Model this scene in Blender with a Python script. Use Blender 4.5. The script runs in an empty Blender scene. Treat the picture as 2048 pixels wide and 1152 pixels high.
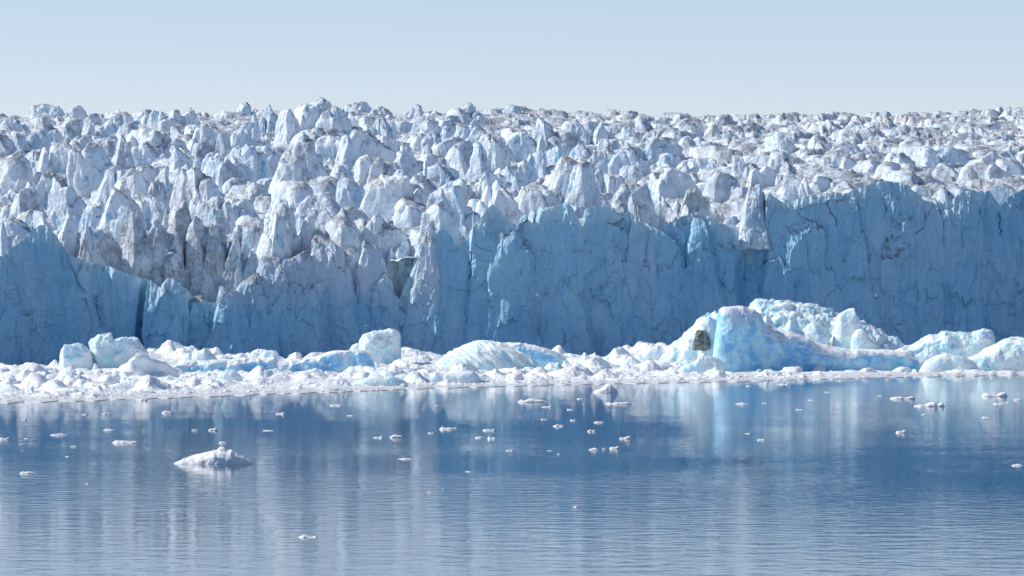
import bpy, math, numpy as np
R = math.radians
C = bpy.context.scene.collection
sc = bpy.context.scene

# ------------------------------------------------------------------ camera
F = 9743.0            # focal length in pixels of a 2048 px wide picture
HOR = 620.0           # picture row of the sea horizon
EYE = 15.0            # height of the lens over the water, metres
cam_d = bpy.data.cameras.new('camera')
cam_d.sensor_width = 36.0
cam_d.lens = 36.0 * F / 2048.0
cam_d.shift_y = (HOR - 576.0) / 2048.0
cam_d.clip_start = 1.0
cam_d.clip_end = 60000.0
cam = bpy.data.objects.new('camera', cam_d)
cam.location = (0, 0, EYE); cam.rotation_euler = (R(90), 0, 0)
C.objects.link(cam); sc.camera = cam

# ------------------------------------------------------------------ light
SUN_EL, SUN_AZ = 41.0, 6.0      # elevation; degrees behind the picture plane, from the left
e, a = R(SUN_EL), R(SUN_AZ)
sdir = (-math.cos(e) * math.cos(a), math.cos(e) * math.sin(a), math.sin(e))
world = bpy.data.worlds.new('World'); sc.world = world; world.use_nodes = True
wt = world.node_tree
bg = wt.nodes['Background']
sky = wt.nodes.new('ShaderNodeTexSky'); sky.sky_type = 'NISHITA'; sky.sun_disc = False
sky.sun_elevation = e; sky.sun_rotation = math.atan2(sdir[0], sdir[1])
sky.air_density = 0.7; sky.dust_density = 0.1; sky.ozone_density = 1.0; sky.altitude = 0
tint = wt.nodes.new('ShaderNodeVectorMath'); tint.operation = 'MULTIPLY'; tint.inputs[1].default_value = (1.11, 1.02, 1.10)
wt.links.new(sky.outputs[0], tint.inputs[0]); wt.links.new(tint.outputs[0], bg.inputs['Color']); bg.inputs['Strength'].default_value = 0.108
sun_d = bpy.data.lights.new('sun', 'SUN'); sun_d.energy = 4.0; sun_d.angle = R(0.5); sun_d.color = (1.0, 0.94, 0.86)
sun = bpy.data.objects.new('sun', sun_d); C.objects.link(sun)
from mathutils import Vector
sun.rotation_euler = Vector(sdir).to_track_quat('Z', 'Y').to_euler()
sun.location = (-200, 400, 400)
vs = sc.view_settings; vs.view_transform = 'Standard'; vs.look = 'None'; vs.exposure = 0.12; vs.gamma = 1.0
sc.cycles.max_bounces = 8; sc.cycles.diffuse_bounces = 4; sc.cycles.glossy_bounces = 3
sc.cycles.caustics_reflective = False; sc.cycles.caustics_refractive = False

# ------------------------------------------------------------------ numpy noise
rs = np.random.RandomState(7)
_G = rs.normal(size=(64 * 64 * 64, 3)).astype(np.float32)
_G /= np.linalg.norm(_G, axis=1, keepdims=True)
def perlin(P):
    P = np.asarray(P, np.float32)
    out = np.empty(len(P), np.float32)
    for s in range(0, len(P), 400000):
        q = P[s:s + 400000]
        i = np.floor(q).astype(np.int64); f = q - i
        w = f * f * f * (f * (f * 6 - 15) + 10)
        acc = 0
        for dx in (0, 1):
            wx = w[:, 0] if dx else 1 - w[:, 0]
            for dy in (0, 1):
                wy = w[:, 1] if dy else 1 - w[:, 1]
                for dz in (0, 1):
                    wz = w[:, 2] if dz else 1 - w[:, 2]
                    g = _G[(((i[:, 0] + dx) & 63) * 64 + ((i[:, 1] + dy) & 63)) * 64 + ((i[:, 2] + dz) & 63)]
                    acc = acc + wx * wy * wz * (g[:, 0] * (f[:, 0] - dx) + g[:, 1] * (f[:, 1] - dy) + g[:, 2] * (f[:, 2] - dz))
        out[s:s + 400000] = acc
    return out * 1.6
def fbm(P, oct=4, gain=0.5, ridged=False):
    P = np.asarray(P, np.float32); r = 0; amp = 1.0; t = 0
    for k in range(oct):
        n = perlin(P * (2.03 ** k) + 17.3 * k)
        if ridged: n = 1 - 2 * np.abs(n)
        r = r + amp * n; t += amp; amp *= gain
    return r / t
def st(x, a_, b_):
    t = np.clip((x - a_) / (b_ - a_), 0, 1); return t * t * (3 - 2 * t)
def vor(u, v, seed):
    """2D cellular noise: F1, F2 and a random value per cell"""
    iu, iv = np.floor(u).astype(np.int64), np.floor(v).astype(np.int64)
    f1 = np.full(u.shape, 9.0); f2 = np.full(u.shape, 9.0); cid = np.zeros(u.shape); tx = np.zeros(u.shape); tz = np.zeros(u.shape)
    T = np.random.RandomState(seed).rand(64 * 64, 5)
    for dx in (-1, 0, 1):
        for dy in (-1, 0, 1):
            k = ((iu + dx) & 63) * 64 + ((iv + dy) & 63)
            px = iu + dx + T[k, 0]; py = iv + dy + T[k, 1]
            d = np.hypot(u - px, v - py)
            new = d < f1
            f2 = np.where(new, f1, np.minimum(f2, d))
            f1 = np.where(new, d, f1)
            cid = np.where(new, T[k, 2], cid)
            tx = np.where(new, (u - px) * (T[k, 3] - .5), tx); tz = np.where(new, (v - py) * (T[k, 4] - .5), tz)
    return f1, f2, cid, tx + tz

# ------------------------------------------------------------------ scene helpers
def link_mesh(name, V, Q, mat, parent=None, smooth=True, attrs=None):
    me = bpy.data.meshes.new(name)
    V = np.asarray(V, np.float32); Q = np.asarray(Q, np.int32); k = Q.shape[1]
    me.vertices.add(len(V)); me.vertices.foreach_set('co', V.ravel())
    me.loops.add(Q.size); me.loops.foreach_set('vertex_index', Q.ravel())
    me.polygons.add(len(Q)); me.polygons.foreach_set('loop_start', np.arange(len(Q), dtype=np.int32) * k)
    me.polygons.foreach_set('loop_total', np.full(len(Q), k, np.int32))
    me.update(calc_edges=True)
    me.polygons.foreach_set('use_smooth', np.full(len(Q), smooth))
    for n, d in (attrs or {}).items():
        at_ = me.attributes.new(n, 'FLOAT', 'POINT'); at_.data.foreach_set('value', np.asarray(d, np.float32))
    me.materials.append(mat)
    o = bpy.data.objects.new(name, me); C.objects.link(o)
    if parent is not None: o.parent = parent
    return o
def grid_q(nu, nv):
    i = np.arange(nu - 1)[:, None] * nv + np.arange(nv - 1)[None, :]
    i = i.ravel()
    return np.stack([i, i + nv, i + nv + 1, i + 1], 1)
def tag(o, label=None, cat=None, group=None, kind=None):
    if label: o['label'] = label
    if cat: o['category'] = cat
    if group: o['group'] = group
    if kind: o['kind'] = kind
    return o
def empty(name, loc=(0, 0, 0)):
    o = bpy.data.objects.new(name, None); o.location = loc; o.empty_display_size = 2; C.objects.link(o); return o
def X(px, D): return (px - 1024.0) / F * D
def Z(py, D): return EYE + (HOR - py) / F * D
def Dw(py): return EYE * F / (py - HOR)          # distance of a waterline seen at row py

_cs = {}
def cube_sphere(n):
    if n in _cs: return _cs[n]
    t = np.tan(np.linspace(-1, 1, n + 1) * math.pi / 4)
    u, v = np.meshgrid(t, t, indexing='ij'); o = np.ones_like(u)
    P = []; Q = []
    for k, (A, B, D) in enumerate([(u, v, o), (v, u, -o), (o, u, v), (-o, v, u), (v, o, u), (u, -o, v)]):
        P.append(np.stack([A, B, D], -1).reshape(-1, 3)); Q.append(grid_q(n + 1, n + 1) + k * (n + 1) ** 2)
    P = np.concatenate(P); Q = np.concatenate(Q)
    key = np.round(P * 1e5).astype(np.int64)
    _, idx, inv = np.unique(key, axis=0, return_index=True, return_inverse=True)
    P = P[idx]; Q = inv.reshape(-1)[Q]
    P = P / np.linalg.norm(P, axis=1, keepdims=True)
    _cs[n] = (P, Q); return _cs[n]

def rock(n, rng, top='peak', p=14, extra=8, front=.22, side=.18, t=None, asp=1.0):
    """smooth convex block in the unit box: the p-norm of a set of planes, sampled on a cube sphere.
    asp is the block's real height over its width, so that the slopes keep their real angles"""
    S, Q = cube_sphere(n)
    pl = []
    def add(nx, ny, nz, px, py, pz, k=1.0):
        v = np.array([nx, ny, nz * asp], float); v /= np.linalg.norm(v)
        pl.append((v, max(0.15, k * float(v @ np.array([px, py, pz])))))
    r = rng.uniform
    add(r(-.35, .25), -1, front * r(.4, 1.3), 0, -1, -.2)
    add(r(-.3, .3), 1, r(0, .2), 0, 1, -.2)
    add(-1, r(-.5, .1), side * r(.2, 1.6), -1, 0, .1)
    add(1, r(-.5, .1), side * r(.2, 1.6), 1, 0, .1)
    add(0, 0, -1, 0, 0, -1)
    if t is None: t = r(-.65, .65)
    q = 1 / asp
    if top == 'peak':
        a_, b_ = r(.5, 1.5), r(.5, 1.5)
        if rng.rand() < .5: add(-1, 0, .25, t - .35, 0, 1 - .5 * q); 
        else: add(1, 0, .25, t + .35, 0, 1 - .5 * q)
    elif top == 'dome':
        a_, b_ = r(.15, .45), r(.15, .45)
        add(-1, r(-.2, .2), r(.5, .9), -.75, 0, 1 - .55 * q); add(1, r(-.2, .2), r(.5, .9), .75, 0, 1 - .55 * q)
    else:
        a_, b_ = r(.0, .15), r(.0, .15)
    add(-a_, r(-.15, .15), 1, t, 0, 1); add(b_, r(-.15, .15), 1, t, 0, 1)
    add(0, -.8, .8, 0, -.6, 1 - .3 * q)
    for k in range(extra):
        v = rng.normal(size=3) * [1, .7, 1]; v[2] = abs(v[2]) * .5; v[1] = -abs(v[1]); v /= np.linalg.norm(v)
        h_ = (abs(v[0]) + abs(v[1]) + abs(v[2]) * asp)
        v = v * [1, 1, asp]; d_ = r(.60, .92) * h_ / np.linalg.norm(v); pl.append((v / np.linalg.norm(v), d_))
    acc = np.zeros(len(S))
    for v, d in pl: acc += np.clip(S @ v / d, 0, None) ** p
    return S * (acc ** (-1.0 / p))[:, None], Q

def cluster(cx, D, ztop, w, h, root, rng, n=40, **kw):
    """one serac: a main block with splinters and shoulders broken from its sides"""
    out = [serac_geo(cx, D, ztop, w * .85, h, root, rng, n=n, **kw)]
    kw = dict(kw); kw.pop('depth', None)
    lean0 = kw.pop('lean', 0)
    for k in range(rng.randint(2, 5)):
        ww = w * rng.uniform(.32, .68); sx = rng.uniform(-.52, .5) * w; hh = h * rng.uniform(.5, .96)
        kw['top'] = 'peak' if rng.rand() < .7 else kw.get('top', 'peak')
        out.append(serac_geo(cx + sx, D - w * rng.uniform(-.1, .38), ztop - (h - hh) - .3, ww, hh, root, rng, n=max(9, int(n * .5)),
                             lean=lean0 - sx / w * rng.uniform(.0, .25), **kw))
    V = []; Q = []; c = 0
    for v_, q_ in out: V.append(v_); Q.append(q_ + c); c += len(v_)
    return np.concatenate(V), np.concatenate(Q)

def serac_geo(cx, D, ztop, w, h, root, rng, n=40, top='peak', p=16, depth=None, lean=0.0, rough=1.0, t=None, front=.22, yaw=None):
    if yaw is None: yaw = rng.uniform(-.7, .45)
    d = depth or w * rng.uniform(.7, 1.2)
    H = h + root
    P, Q = rock(n, rng, top, p, t=t, front=front, asp=H / w)
    P = P * [w / 2, d / 2, H / 2]
    off = rng.uniform(0, 60, 3)
    S = P / w
    hd = P.copy(); hd[:, 2] *= .25; hd /= np.linalg.norm(hd, axis=1, keepdims=True) + 1e-6
    big = fbm(S * [2.2, 2.2, 1.0] + off, 2)
    fl = fbm(S * [5.5, 5.5, 1.3] + off, 3, .55, True)
    med = fbm(S * [6, 6, 4.5] + off + 9, 4, .55)
    fine = fbm(P * .9 + off, 3, .6)
    f1_, f2_, ci_, tl_ = vor((P[:, 0] + P[:, 1] * .6) / w * 3.2 + off[0] + .5 * big, P[:, 2] / w * 1.7 + off[1] + .5 * med, 5)
    dz = w * rough * (.05 * big + .022 * fl + .022 * med + .16 * tl_ + .07 * (ci_ - .5) * st(f2_ - f1_, 0, .18)) + .10 * fine * min(1.5, w / 8)
    P = P + hd * dz[:, None]
    P[:, 2] += w * .05 * rough * fbm(S * 5 + off + 31, 3)
    P[:, 2] -= P[:, 2].max() - H / 2
    cy_, sy_ = math.cos(yaw), math.sin(yaw)
    P[:, 0], P[:, 1] = P[:, 0] * cy_ - P[:, 1] * sy_, P[:, 0] * sy_ + P[:, 1] * cy_
    P[:, 0] += lean * (P[:, 2])
    P += [cx, D + d * .25, ztop - H / 2]
    return P, Q

# ------------------------------------------------------------------ materials
def mat_new(name):
    m = bpy.data.materials.new(name); m.use_nodes = True
    return m, m.node_tree, m.node_tree.nodes['Principled BSDF']
class NT:
    def __init__(s, nt): s.nt = nt
    def n(s, t, **kw):
        x = s.nt.nodes.new(t)
        for k, v in kw.items(): setattr(x, k, v)
        return x
    def l(s, a_, b_): s.nt.links.new(a_, b_)
    def pos(s, scale=(1, 1, 1)):
        g = s.n('ShaderNodeNewGeometry'); m = s.n('ShaderNodeVectorMath', operation='MULTIPLY')
        s.l(g.outputs['Position'], m.inputs[0]); m.inputs[1].default_value = scale; return m.outputs[0]
    def noise(s, vec, scale, detail=4, rough=.55, dist=0.0, ntype=None):
        x = s.n('ShaderNodeTexNoise'); s.l(vec, x.inputs['Vector'])
        x.inputs['Scale'].default_value = scale; x.inputs['Detail'].default_value = detail
        x.inputs['Roughness'].default_value = rough; x.inputs['Distortion'].default_value = dist
        return x.outputs['Fac']
    def ramp(s, v, a_, b_, c=0.0, d=1.0, smooth=True):
        x = s.n('ShaderNodeMapRange'); x.interpolation_type = 'SMOOTHSTEP' if smooth else 'LINEAR'
        s.l(v, x.inputs[0]); x.inputs[1].default_value = a_; x.inputs[2].default_value = b_
        x.inputs[3].default_value = c; x.inputs[4].default_value = d; return x.outputs[0]
    def math(s, op, a_, b_=None, c=None):
        x = s.n('ShaderNodeMath', operation=op)
        for k, v in enumerate((a_, b_, c)):
            if v is None: continue
            if isinstance(v, (int, float)): x.inputs[k].default_value = v
            else: s.l(v, x.inputs[k])
        return x.outputs[0]
    def mix(s, f, a_, b_):
        x = s.n('ShaderNodeMix', data_type='RGBA'); 
        if isinstance(f, (int, float)): x.inputs[0].default_value = f
        else: s.l(f, x.inputs[0])
        for k, v in ((6, a_), (7, b_)):
            if isinstance(v, tuple): x.inputs[k].default_value = (*v, 1)
            else: s.l(v, x.inputs[k])
        return x.outputs[2]
    def attr(s, name): return s.n('ShaderNodeAttribute', attribute_name=name).outputs['Fac']
    def nz(s):
        g = s.n('ShaderNodeNewGeometry'); x = s.n('ShaderNodeSeparateXYZ'); s.l(g.outputs['Normal'], x.inputs[0]); return x.outputs[2]
    def bump(s, h, dist, strength, bsdf):
        b = s.n('ShaderNodeBump'); b.inputs['Distance'].default_value = dist; b.inputs['Strength'].default_value = strength
        s.l(h, b.inputs['Height']); s.l(b.outputs[0], bsdf.inputs['Normal'])

def make_serac_mat(name, clean, grey, dirt_amt):
    m, nt, bs = mat_new(name); k = NT(nt)
    P = k.pos(); Pz = k.pos((1, .5, .45))
    big = k.noise(P, .035, 3); col = k.mix(k.ramp(big, .40, .62), clean, grey)
    # blue dense bands
    bl = k.noise(k.pos((1, .6, .25)), .16, 3, .6, .6)
    band = k.math('MULTIPLY', k.ramp(k.math('ABSOLUTE', k.math('SUBTRACT', bl, .5)), .0, .02, 1, 0), k.ramp(k.noise(P, .06, 2), .47, .56))
    col = k.mix(k.math('MULTIPLY', band, .85), col, (.16, .56, .85))
    # dirt: top melt surfaces, thin veins, broad smudges
    top = k.math('MULTIPLY', k.ramp(k.nz(), .30, .72), k.ramp(k.noise(P, .11, 5, .65), .40, .56))
    v1 = k.noise(Pz, .12, 4, .6, .8)
    vein = k.math('MULTIPLY', k.ramp(k.math('ABSOLUTE', k.math('SUBTRACT', v1, .5)), .0, .018, 1, 0), k.ramp(k.noise(P, .05, 3), .46, .58))
    v2 = k.noise(Pz, .33, 4, .6, .5)
    vein2 = k.math('MULTIPLY', k.ramp(k.math('ABSOLUTE', k.math('SUBTRACT', v2, .5)), .0, .022, 1, 0), k.ramp(k.noise(P, .09, 3), .50, .60))
    sm = k.math('MULTIPLY', k.ramp(k.noise(P, .075, 6, .7), .53, .68), .7)
    d = k.math('MAXIMUM', k.math('MAXIMUM', k.math('MULTIPLY', top, .85), k.math('MULTIPLY', vein, .75)), k.math('MAXIMUM', k.math('MULTIPLY', vein2, .5), sm))
    g_ = k.n('ShaderNodeNewGeometry')
    rim = k.math('MULTIPLY', k.ramp(g_.outputs['Pointiness'], .53, .60), k.ramp(k.noise(P, .10, 4, .6), .42, .60))
    d = k.math('MAXIMUM', d, k.math('MULTIPLY', rim, .6))
    patch = k.math('MULTIPLY', k.ramp(k.noise(k.pos((1, .4, 1)), .028, 3, .6), .52, .64), k.ramp(k.noise(P, .22, 6, .75), .40, .60))
    d = k.math('MAXIMUM', d, k.math('MULTIPLY', patch, .75))
    grain = k.ramp(k.noise(P, .9, 5, .7), .32, .62, .45, 1)
    d = k.math('MULTIPLY', k.math('MULTIPLY', d, grain), dirt_amt)
    col = k.mix(d, col, (.19, .195, .205))
    k.l(col, bs.inputs['Base Color']); bs.inputs['Roughness'].default_value = .62
    bs.inputs['Specular IOR Level'].default_value = .35
    h = k.math('ADD', k.noise(P, .8, 6, .65), k.math('MULTIPLY', k.noise(Pz, .25, 3, .5), 2))
    k.bump(h, .7, .8, bs)
    return m
M_serac = make_serac_mat('weathered_serac_ice', (.84, .93, .98), (.66, .79, .90), 1.0)
M_field = make_serac_mat('dirty_glacier_surface', (.84, .92, .97), (.66, .77, .87), .9)

def make_cliff_mat():
    m, nt, bs = mat_new('blue_cliff_ice'); k = NT(nt)
    P = k.pos(); Pz = k.pos((1, .6, .3))
    n1 = k.noise(P, .03, 4, .6)
    col = k.mix(k.ramp(n1, .35, .65), (.37, .69, .90), (.47, .77, .94))
    col = k.mix(k.ramp(k.noise(Pz, .10, 5, .65), .48, .70), col, (.56, .79, .93))
    col = k.mix(k.math('MULTIPLY', k.ramp(k.noise(Pz, .22, 5, .7, .6), .54, .66), .45), col, (.30, .62, .90))
    wd_ = k.attr('weather'); col = k.mix(k.math('MULTIPLY', wd_, .85), col, k.mix(k.ramp(n1, .42, .58), (.80, .88, .94), (.58, .68, .80)))
    v = k.noise(k.pos((1, .6, .55)), .07, 5, .62, 1.0)
    vein = k.math('MULTIPLY', k.ramp(k.math('ABSOLUTE', k.math('SUBTRACT', v, .5)), .0, .010, 1, 0), k.ramp(k.noise(P, .035, 3), .46, .58))
    sm = k.math('MULTIPLY', k.ramp(k.noise(P, .055, 7, .72), .56, .70), k.math('MULTIPLY_ADD', k.attr('weather'), .8, .5))
    fine = k.math('MULTIPLY', k.ramp(k.noise(P, .45, 6, .75), .52, .70), .28)
    d = k.math('MAXIMUM', k.math('MAXIMUM', k.math('MULTIPLY', vein, .45), k.math('MULTIPLY', sm, .7)), k.math('MULTIPLY', fine, .7))
    col = k.mix(d, col, (.19, .26, .34))
    top = k.math('MULTIPLY', k.ramp(k.nz(), .35, .75), k.ramp(k.noise(P, .12, 5, .65), .36, .52))
    col = k.mix(k.math('MULTIPLY', top, .8), col, (.24, .235, .25))
    col = k.mix(k.math('MULTIPLY', k.attr('crack'), .7), col, (.05, .22, .52))
    col = k.mix(k.math('MULTIPLY', k.attr('stain'), .8), col, (.15, .15, .17))
    col = k.mix(k.math('MULTIPLY', k.attr('crest'), k.ramp(k.noise(P, .08, 4, .6), .42, .56, .15, .9)), col, (.68, .88, .94))  # pale cyan of thin crest ice, with sun glowing through it painted in
    k.l(col, bs.inputs['Base Color']); bs.inputs['Roughness'].default_value = .55
    bs.inputs['Specular IOR Level'].default_value = .3
    h = k.math('ADD', k.noise(P, .9, 6, .68), k.math('MULTIPLY', k.noise(Pz, .3, 4, .55), 2))
    k.bump(h, .8, .8, bs)
    return m
M_cliff = make_cliff_mat()

def make_berg_mat(name, c1, c2, sss=.6, dirty=0.0, bumpd=.25, snow=False):
    m, nt, bs = mat_new(name); k = NT(nt)
    P = k.pos()
    col = k.mix(k.ramp(k.noise(P, .25, 4, .6), .40, .62), c1, c2)
    if snow:
        cap = k.ramp(k.math('ADD', k.nz(), k.math('MULTIPLY', k.noise(P, .9, 5, .7), .5)), .52, .80)
        col = k.mix(cap, col, (.85, .90, .92))
    if dirty:
        z = k.n('ShaderNodeSeparateXYZ'); k.l(P, z.inputs[0])
        low = k.ramp(z.outputs[2], .10, .75, 1, 0)
        g = k.math('MULTIPLY', k.math('MAXIMUM', k.math('MULTIPLY', low, .8), k.ramp(k.noise(P, .6, 6, .75), .56, .70)), dirty)
        col = k.mix(g, col, (.42, .40, .36))
    k.l(col, bs.inputs['Base Color']); bs.inputs['Roughness'].default_value = .5
    bs.inputs['Specular IOR Level'].default_value = .35
    if sss:
        bs.inputs['Subsurface Weight'].default_value = sss
        bs.inputs['Subsurface Radius'].default_value = (.25, .75, 1.3); bs.inputs['Subsurface Scale'].default_value = 1.3
    k.bump(k.math('ADD', k.noise(P, 1.6, 6, .65), k.math('MULTIPLY', k.noise(P, .5, 4, .6), 1.5)), bumpd, .8, bs)
    return m
M_snow = make_berg_mat('brash_snow', (.89, .91, .92), (.76, .88, .92), 0, .5, .16)
M_berg = make_berg_mat('white_berg_ice', (.84, .92, .94), (.60, .84, .92), .5, 0, .4)
M_blue = make_berg_mat('smooth_blue_ice', (.52, .82, .92), (.20, .54, .84), .35, 0, .16, snow=True)
M_floe = make_berg_mat('floe_ice', (.90, .92, .93), (.84, .87, .89), 0, .25, .1)

def make_rock_mat():
    m, nt, bs = mat_new('grey_boulder_rock'); k = NT(nt); P = k.pos()
    c = k.mix(k.ramp(k.noise(P, .9, 6, .7), .35, .65), (.11, .107, .104), (.33, .322, .315))
    k.l(c, bs.inputs['Base Color']); bs.inputs['Roughness'].default_value = .9
    k.bump(k.noise(P, 1.8, 6, .7), .5, 1, bs); return m
M_rock = make_rock_mat()

def make_water_mat():
    m, nt, bs = mat_new('fjord_water'); k = NT(nt)
    bs.inputs['Base Color'].default_value = (.010, .085, .17, 1)
    bs.inputs['Roughness'].default_value = .02; bs.inputs['IOR'].default_value = 1.21
    bs.inputs['Specular IOR Level'].default_value = .5
    a1 = k.noise(k.pos((1.2, .95, 1)), .34, 3, .5)
    a2 = k.noise(k.pos((1.2, 1.0, 1)), 1.5, 3, .55)
    amp = k.ramp(k.noise(k.pos((.35, .3, 1)), .030, 3, .55), .36, .60, .40, 1.0)
    h = k.math('MULTIPLY', k.math('ADD', k.math('MULTIPLY', a1, .052), k.math('MULTIPLY', a2, .007)), amp)
    b = k.n('ShaderNodeBump'); b.inputs['Distance'].default_value = 1.0; b.inputs['Strength'].default_value = 1.0
    k.l(h, b.inputs['Height']); k.l(b.outputs[0], bs.inputs['Normal'])
    return m
M_water = make_water_mat()
m_, _, b_ = mat_new('white_plumage'); b_.inputs['Base Color'].default_value = (.85, .85, .86, 1); M_bird = m_
m_, _, b_ = mat_new('grey_wing_feathers'); b_.inputs['Base Color'].default_value = (.62, .64, .68, 1); M_wing = m_

# ------------------------------------------------------------------ water
tag(link_mesh('water', [(-9000, -200, 0), (9000, -200, 0), (9000, 14000, 0), (-9000, 14000, 0)], [(0, 1, 2, 3)], M_water, smooth=False), kind='structure')

# ------------------------------------------------------------------ glacier
glacier = empty('glacier', (0, 1300, 0))
tag(glacier, kind='structure')
def gl(name, V, Q, mat, attrs=None):
    V = np.asarray(V) - [0, 1300, 0]
    return link_mesh(name, V, Q, mat, glacier, True, attrs)

FRONT = 1300.0
def fr(px): return FRONT + .10 * (np.asarray(px, float) - 1024.0) / F * FRONT     # the cliff stands a little oblique to the view
crest_pts = [(-260,500),(-120,470),(-40,520),(0,512),(20,497),(45,478),(62,462),(74,452),(82,447),(95,455),(110,470),(120,486),(130,502),(150,515),(175,525),(215,532),(255,548),(300,562),(322,577),(335,556),(350,560),(365,572),(385,596),(420,606),(440,600),(456,590),(480,582),(505,568),(520,572),(535,588),(560,566),(600,560),(640,566),(680,558),(715,572),(740,560),(765,566),(780,582),(790,590),(798,600),(806,576),(830,528),(850,490),(870,462),(885,455),(900,468),(915,492),(928,480),(945,455),(958,438),(972,422),(985,410),(1000,422),(1010,436),(1022,444),(1036,450),(1042,428),(1050,422),(1058,440),(1066,450),(1078,440),(1084,422),(1100,414),(1118,410),(1132,405),(1146,416),(1156,436),(1166,456),(1174,428),(1182,412),(1200,410),(1228,414),(1236,428),(1246,432),(1256,420),(1266,428),(1276,442),(1300,455),(1330,452),(1350,440),(1375,428),(1400,424),(1425,438),(1450,448),(1466,460),(1478,478),(1488,488),(1505,496),(1524,484),(1534,400),(1540,385),(1560,400),(1582,407),(1600,395),(1630,388),(1660,386),(1695,386),(1712,378),(1732,374),(1745,366),(1760,362),(1785,362),(1805,366),(1830,382),(1850,400),(1880,406),(1905,400),(1922,384),(1945,380),(1965,384),(1980,380),(1992,398),(2004,412),(2018,396),(2034,384),(2060,375),(2150,360),(2350,380)]
CX = np.array([p[0] for p in crest_pts], float); CY = np.array([p[1] for p in crest_pts], float)
off_pts = [(-260,0),(120,0),(135,-1),(200,3),(268,4),(274,9),(286,9),(289,1),(372,0),(378,5),(432,6),(440,0),(560,1),(640,4),(700,8),(740,6),(800,5),(845,1),(935,0),(942,-2),(1160,-2),(1300,0),(1470,1),(1490,6),(1525,6),(1532,1),(1700,0),(1800,-1),(1990,0),(2050,2),(2350,0)]
OX = np.array([p[0] for p in off_pts], float); OY = np.array([p[1] for p in off_pts], float)
NU, NV, NT_ = 2300, 430, 46
pxs = np.linspace(-250, 2300, NU)
cy = np.interp(pxs, CX, CY)
cy = cy + 5 * fbm(np.stack([pxs / 22, pxs * 0, pxs * 0 + 3], 1), 4, .6)
FD = fr(pxs); ztop = Z(cy, FD)
v = np.linspace(0, 1, NV) ** .92
PXg, Vg = np.meshgrid(pxs, v, indexing='ij')
Zg = -0.5 + Vg * (ztop[:, None] + .5)
Xg = X(PXg, FD[:, None])
wrp = fbm(np.stack([Xg.ravel() / 9, Zg.ravel() / 14, Zg.ravel() * 0], 1), 3).reshape(Xg.shape)
Dg = FD[:, None] + np.interp(PXg + wrp * 16, OX, OY) + Zg * .055
flat = np.stack([Xg.ravel(), Zg.ravel() * .55, Zg.ravel() * 0 + 2], 1)
w1 = fbm(flat / 14, 3).reshape(Xg.shape); w2 = fbm(flat / 14 + 40, 3).reshape(Xg.shape)
f1, f2, cid, tilt = vor((Xg + w1 * 9) / 15, (Zg + w2 * 9) / 24, 3)
Dg += 4.4 * tilt + 1.8 * (cid - .5) * st(f2 - f1, 0, .3)
g1, g2, cid2, tilt2 = vor((Xg + w2 * 5) / 5, (Zg + w1 * 5) / 9, 4)
Dg += 1.0 * tilt2 + .5 * (cid2 - .5) * st(g2 - g1, 0, .3)
Dg += 2.1 * fbm(flat * [1, .7, 1] / 9, 5, .55).reshape(Xg.shape)
Dg += .8 * fbm(flat * [1, .3, 1] / 2.6, 4, .55, True).reshape(Xg.shape)
Dg += .30 * fbm(flat / 1.1, 4, .6).reshape(Xg.shape)
# left mid tier leans back as a broken slope
tier = 0 * st(PXg, 540, 620) * (1 - st(PXg, 800, 850)) * st(Zg, 12, 40)
Dg += tier * 9
crackv = np.zeros_like(Xg); stain = np.zeros_like(Xg)
PYg = HOR - (Zg - EYE) * F / FD[:, None]
wk1 = fbm(np.stack([PXg.ravel() / 18, PYg.ravel() / 18, Xg.ravel() * 0 + 1], 1), 4, .6).reshape(Xg.shape)
wk2 = fbm(np.stack([PXg.ravel() / 30, PYg.ravel() / 30, Xg.ravel() * 0 + 9], 1), 3, .6).reshape(Xg.shape)
cracks = [([(1569,488),(1574,505),(1582,530),(1589,555),(1590,575)],3.2),([(1411,488),(1419,515),(1421,545)],1.6),([(1655,400),(1662,420),(1675,452)],1.8),([(1768,395),(1772,425),(1771,450),(1770,470)],2.6),([(1968,412),(1968,455)],2.6),([(2001,425),(2002,450),(2003,468)],3.6),([(1859,420),(1858,460)],1.4),([(1034,470),(1030,490),(1028,505)],1.6),([(1039,498),(1042,530),(1043,572)],1.8),([(1240,440),(1239,490)],1.2),([(943,510),(942,540),(938,560)],3.4),([(1493,500),(1493,560)],1.4),([(1294,470),(1293,525)],1.3),([(1450,540),(1450,575)],1.2),([(931,610),(932,645)],1.4),([(1127,660),(1129,690)],1.6),([(1980,555),(1998,590)],1.2),([(770,470),(782,510),(796,548)],1.8),([(816,470),(806,520),(801,560)],2.2),([(705,465),(714,500),(714,540)],2.6),([(278,640),(281,680),(281,715)],4.0),([(188,590),(196,630),(198,655)],1.6),([(345,590),(352,640),(358,700)],1.4),([(436,605),(438,650),(437,690)],2.2),([(592,470),(600,500),(625,540)],1.6),([(610,455),(640,500),(650,545)],1.4),([(700,585),(715,610),(724,632)],1.8),([(1830,470),(1850,455),(1852,430)],1.4),([(1700,620),(1745,600),(1790,585),(1835,575)],1.5),([(1850,652),(1880,640),(1910,645),(1925,660)],2.0),([(1980,610),(2010,605),(2045,620)],1.6),([(1765,650),(1810,650)],1.1),([(1185,560),(1290,460)],.8),([(1250,620),(1330,590),(1380,565)],.9),([(20,680),(110,650),(170,635)],1.1)]
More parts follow.
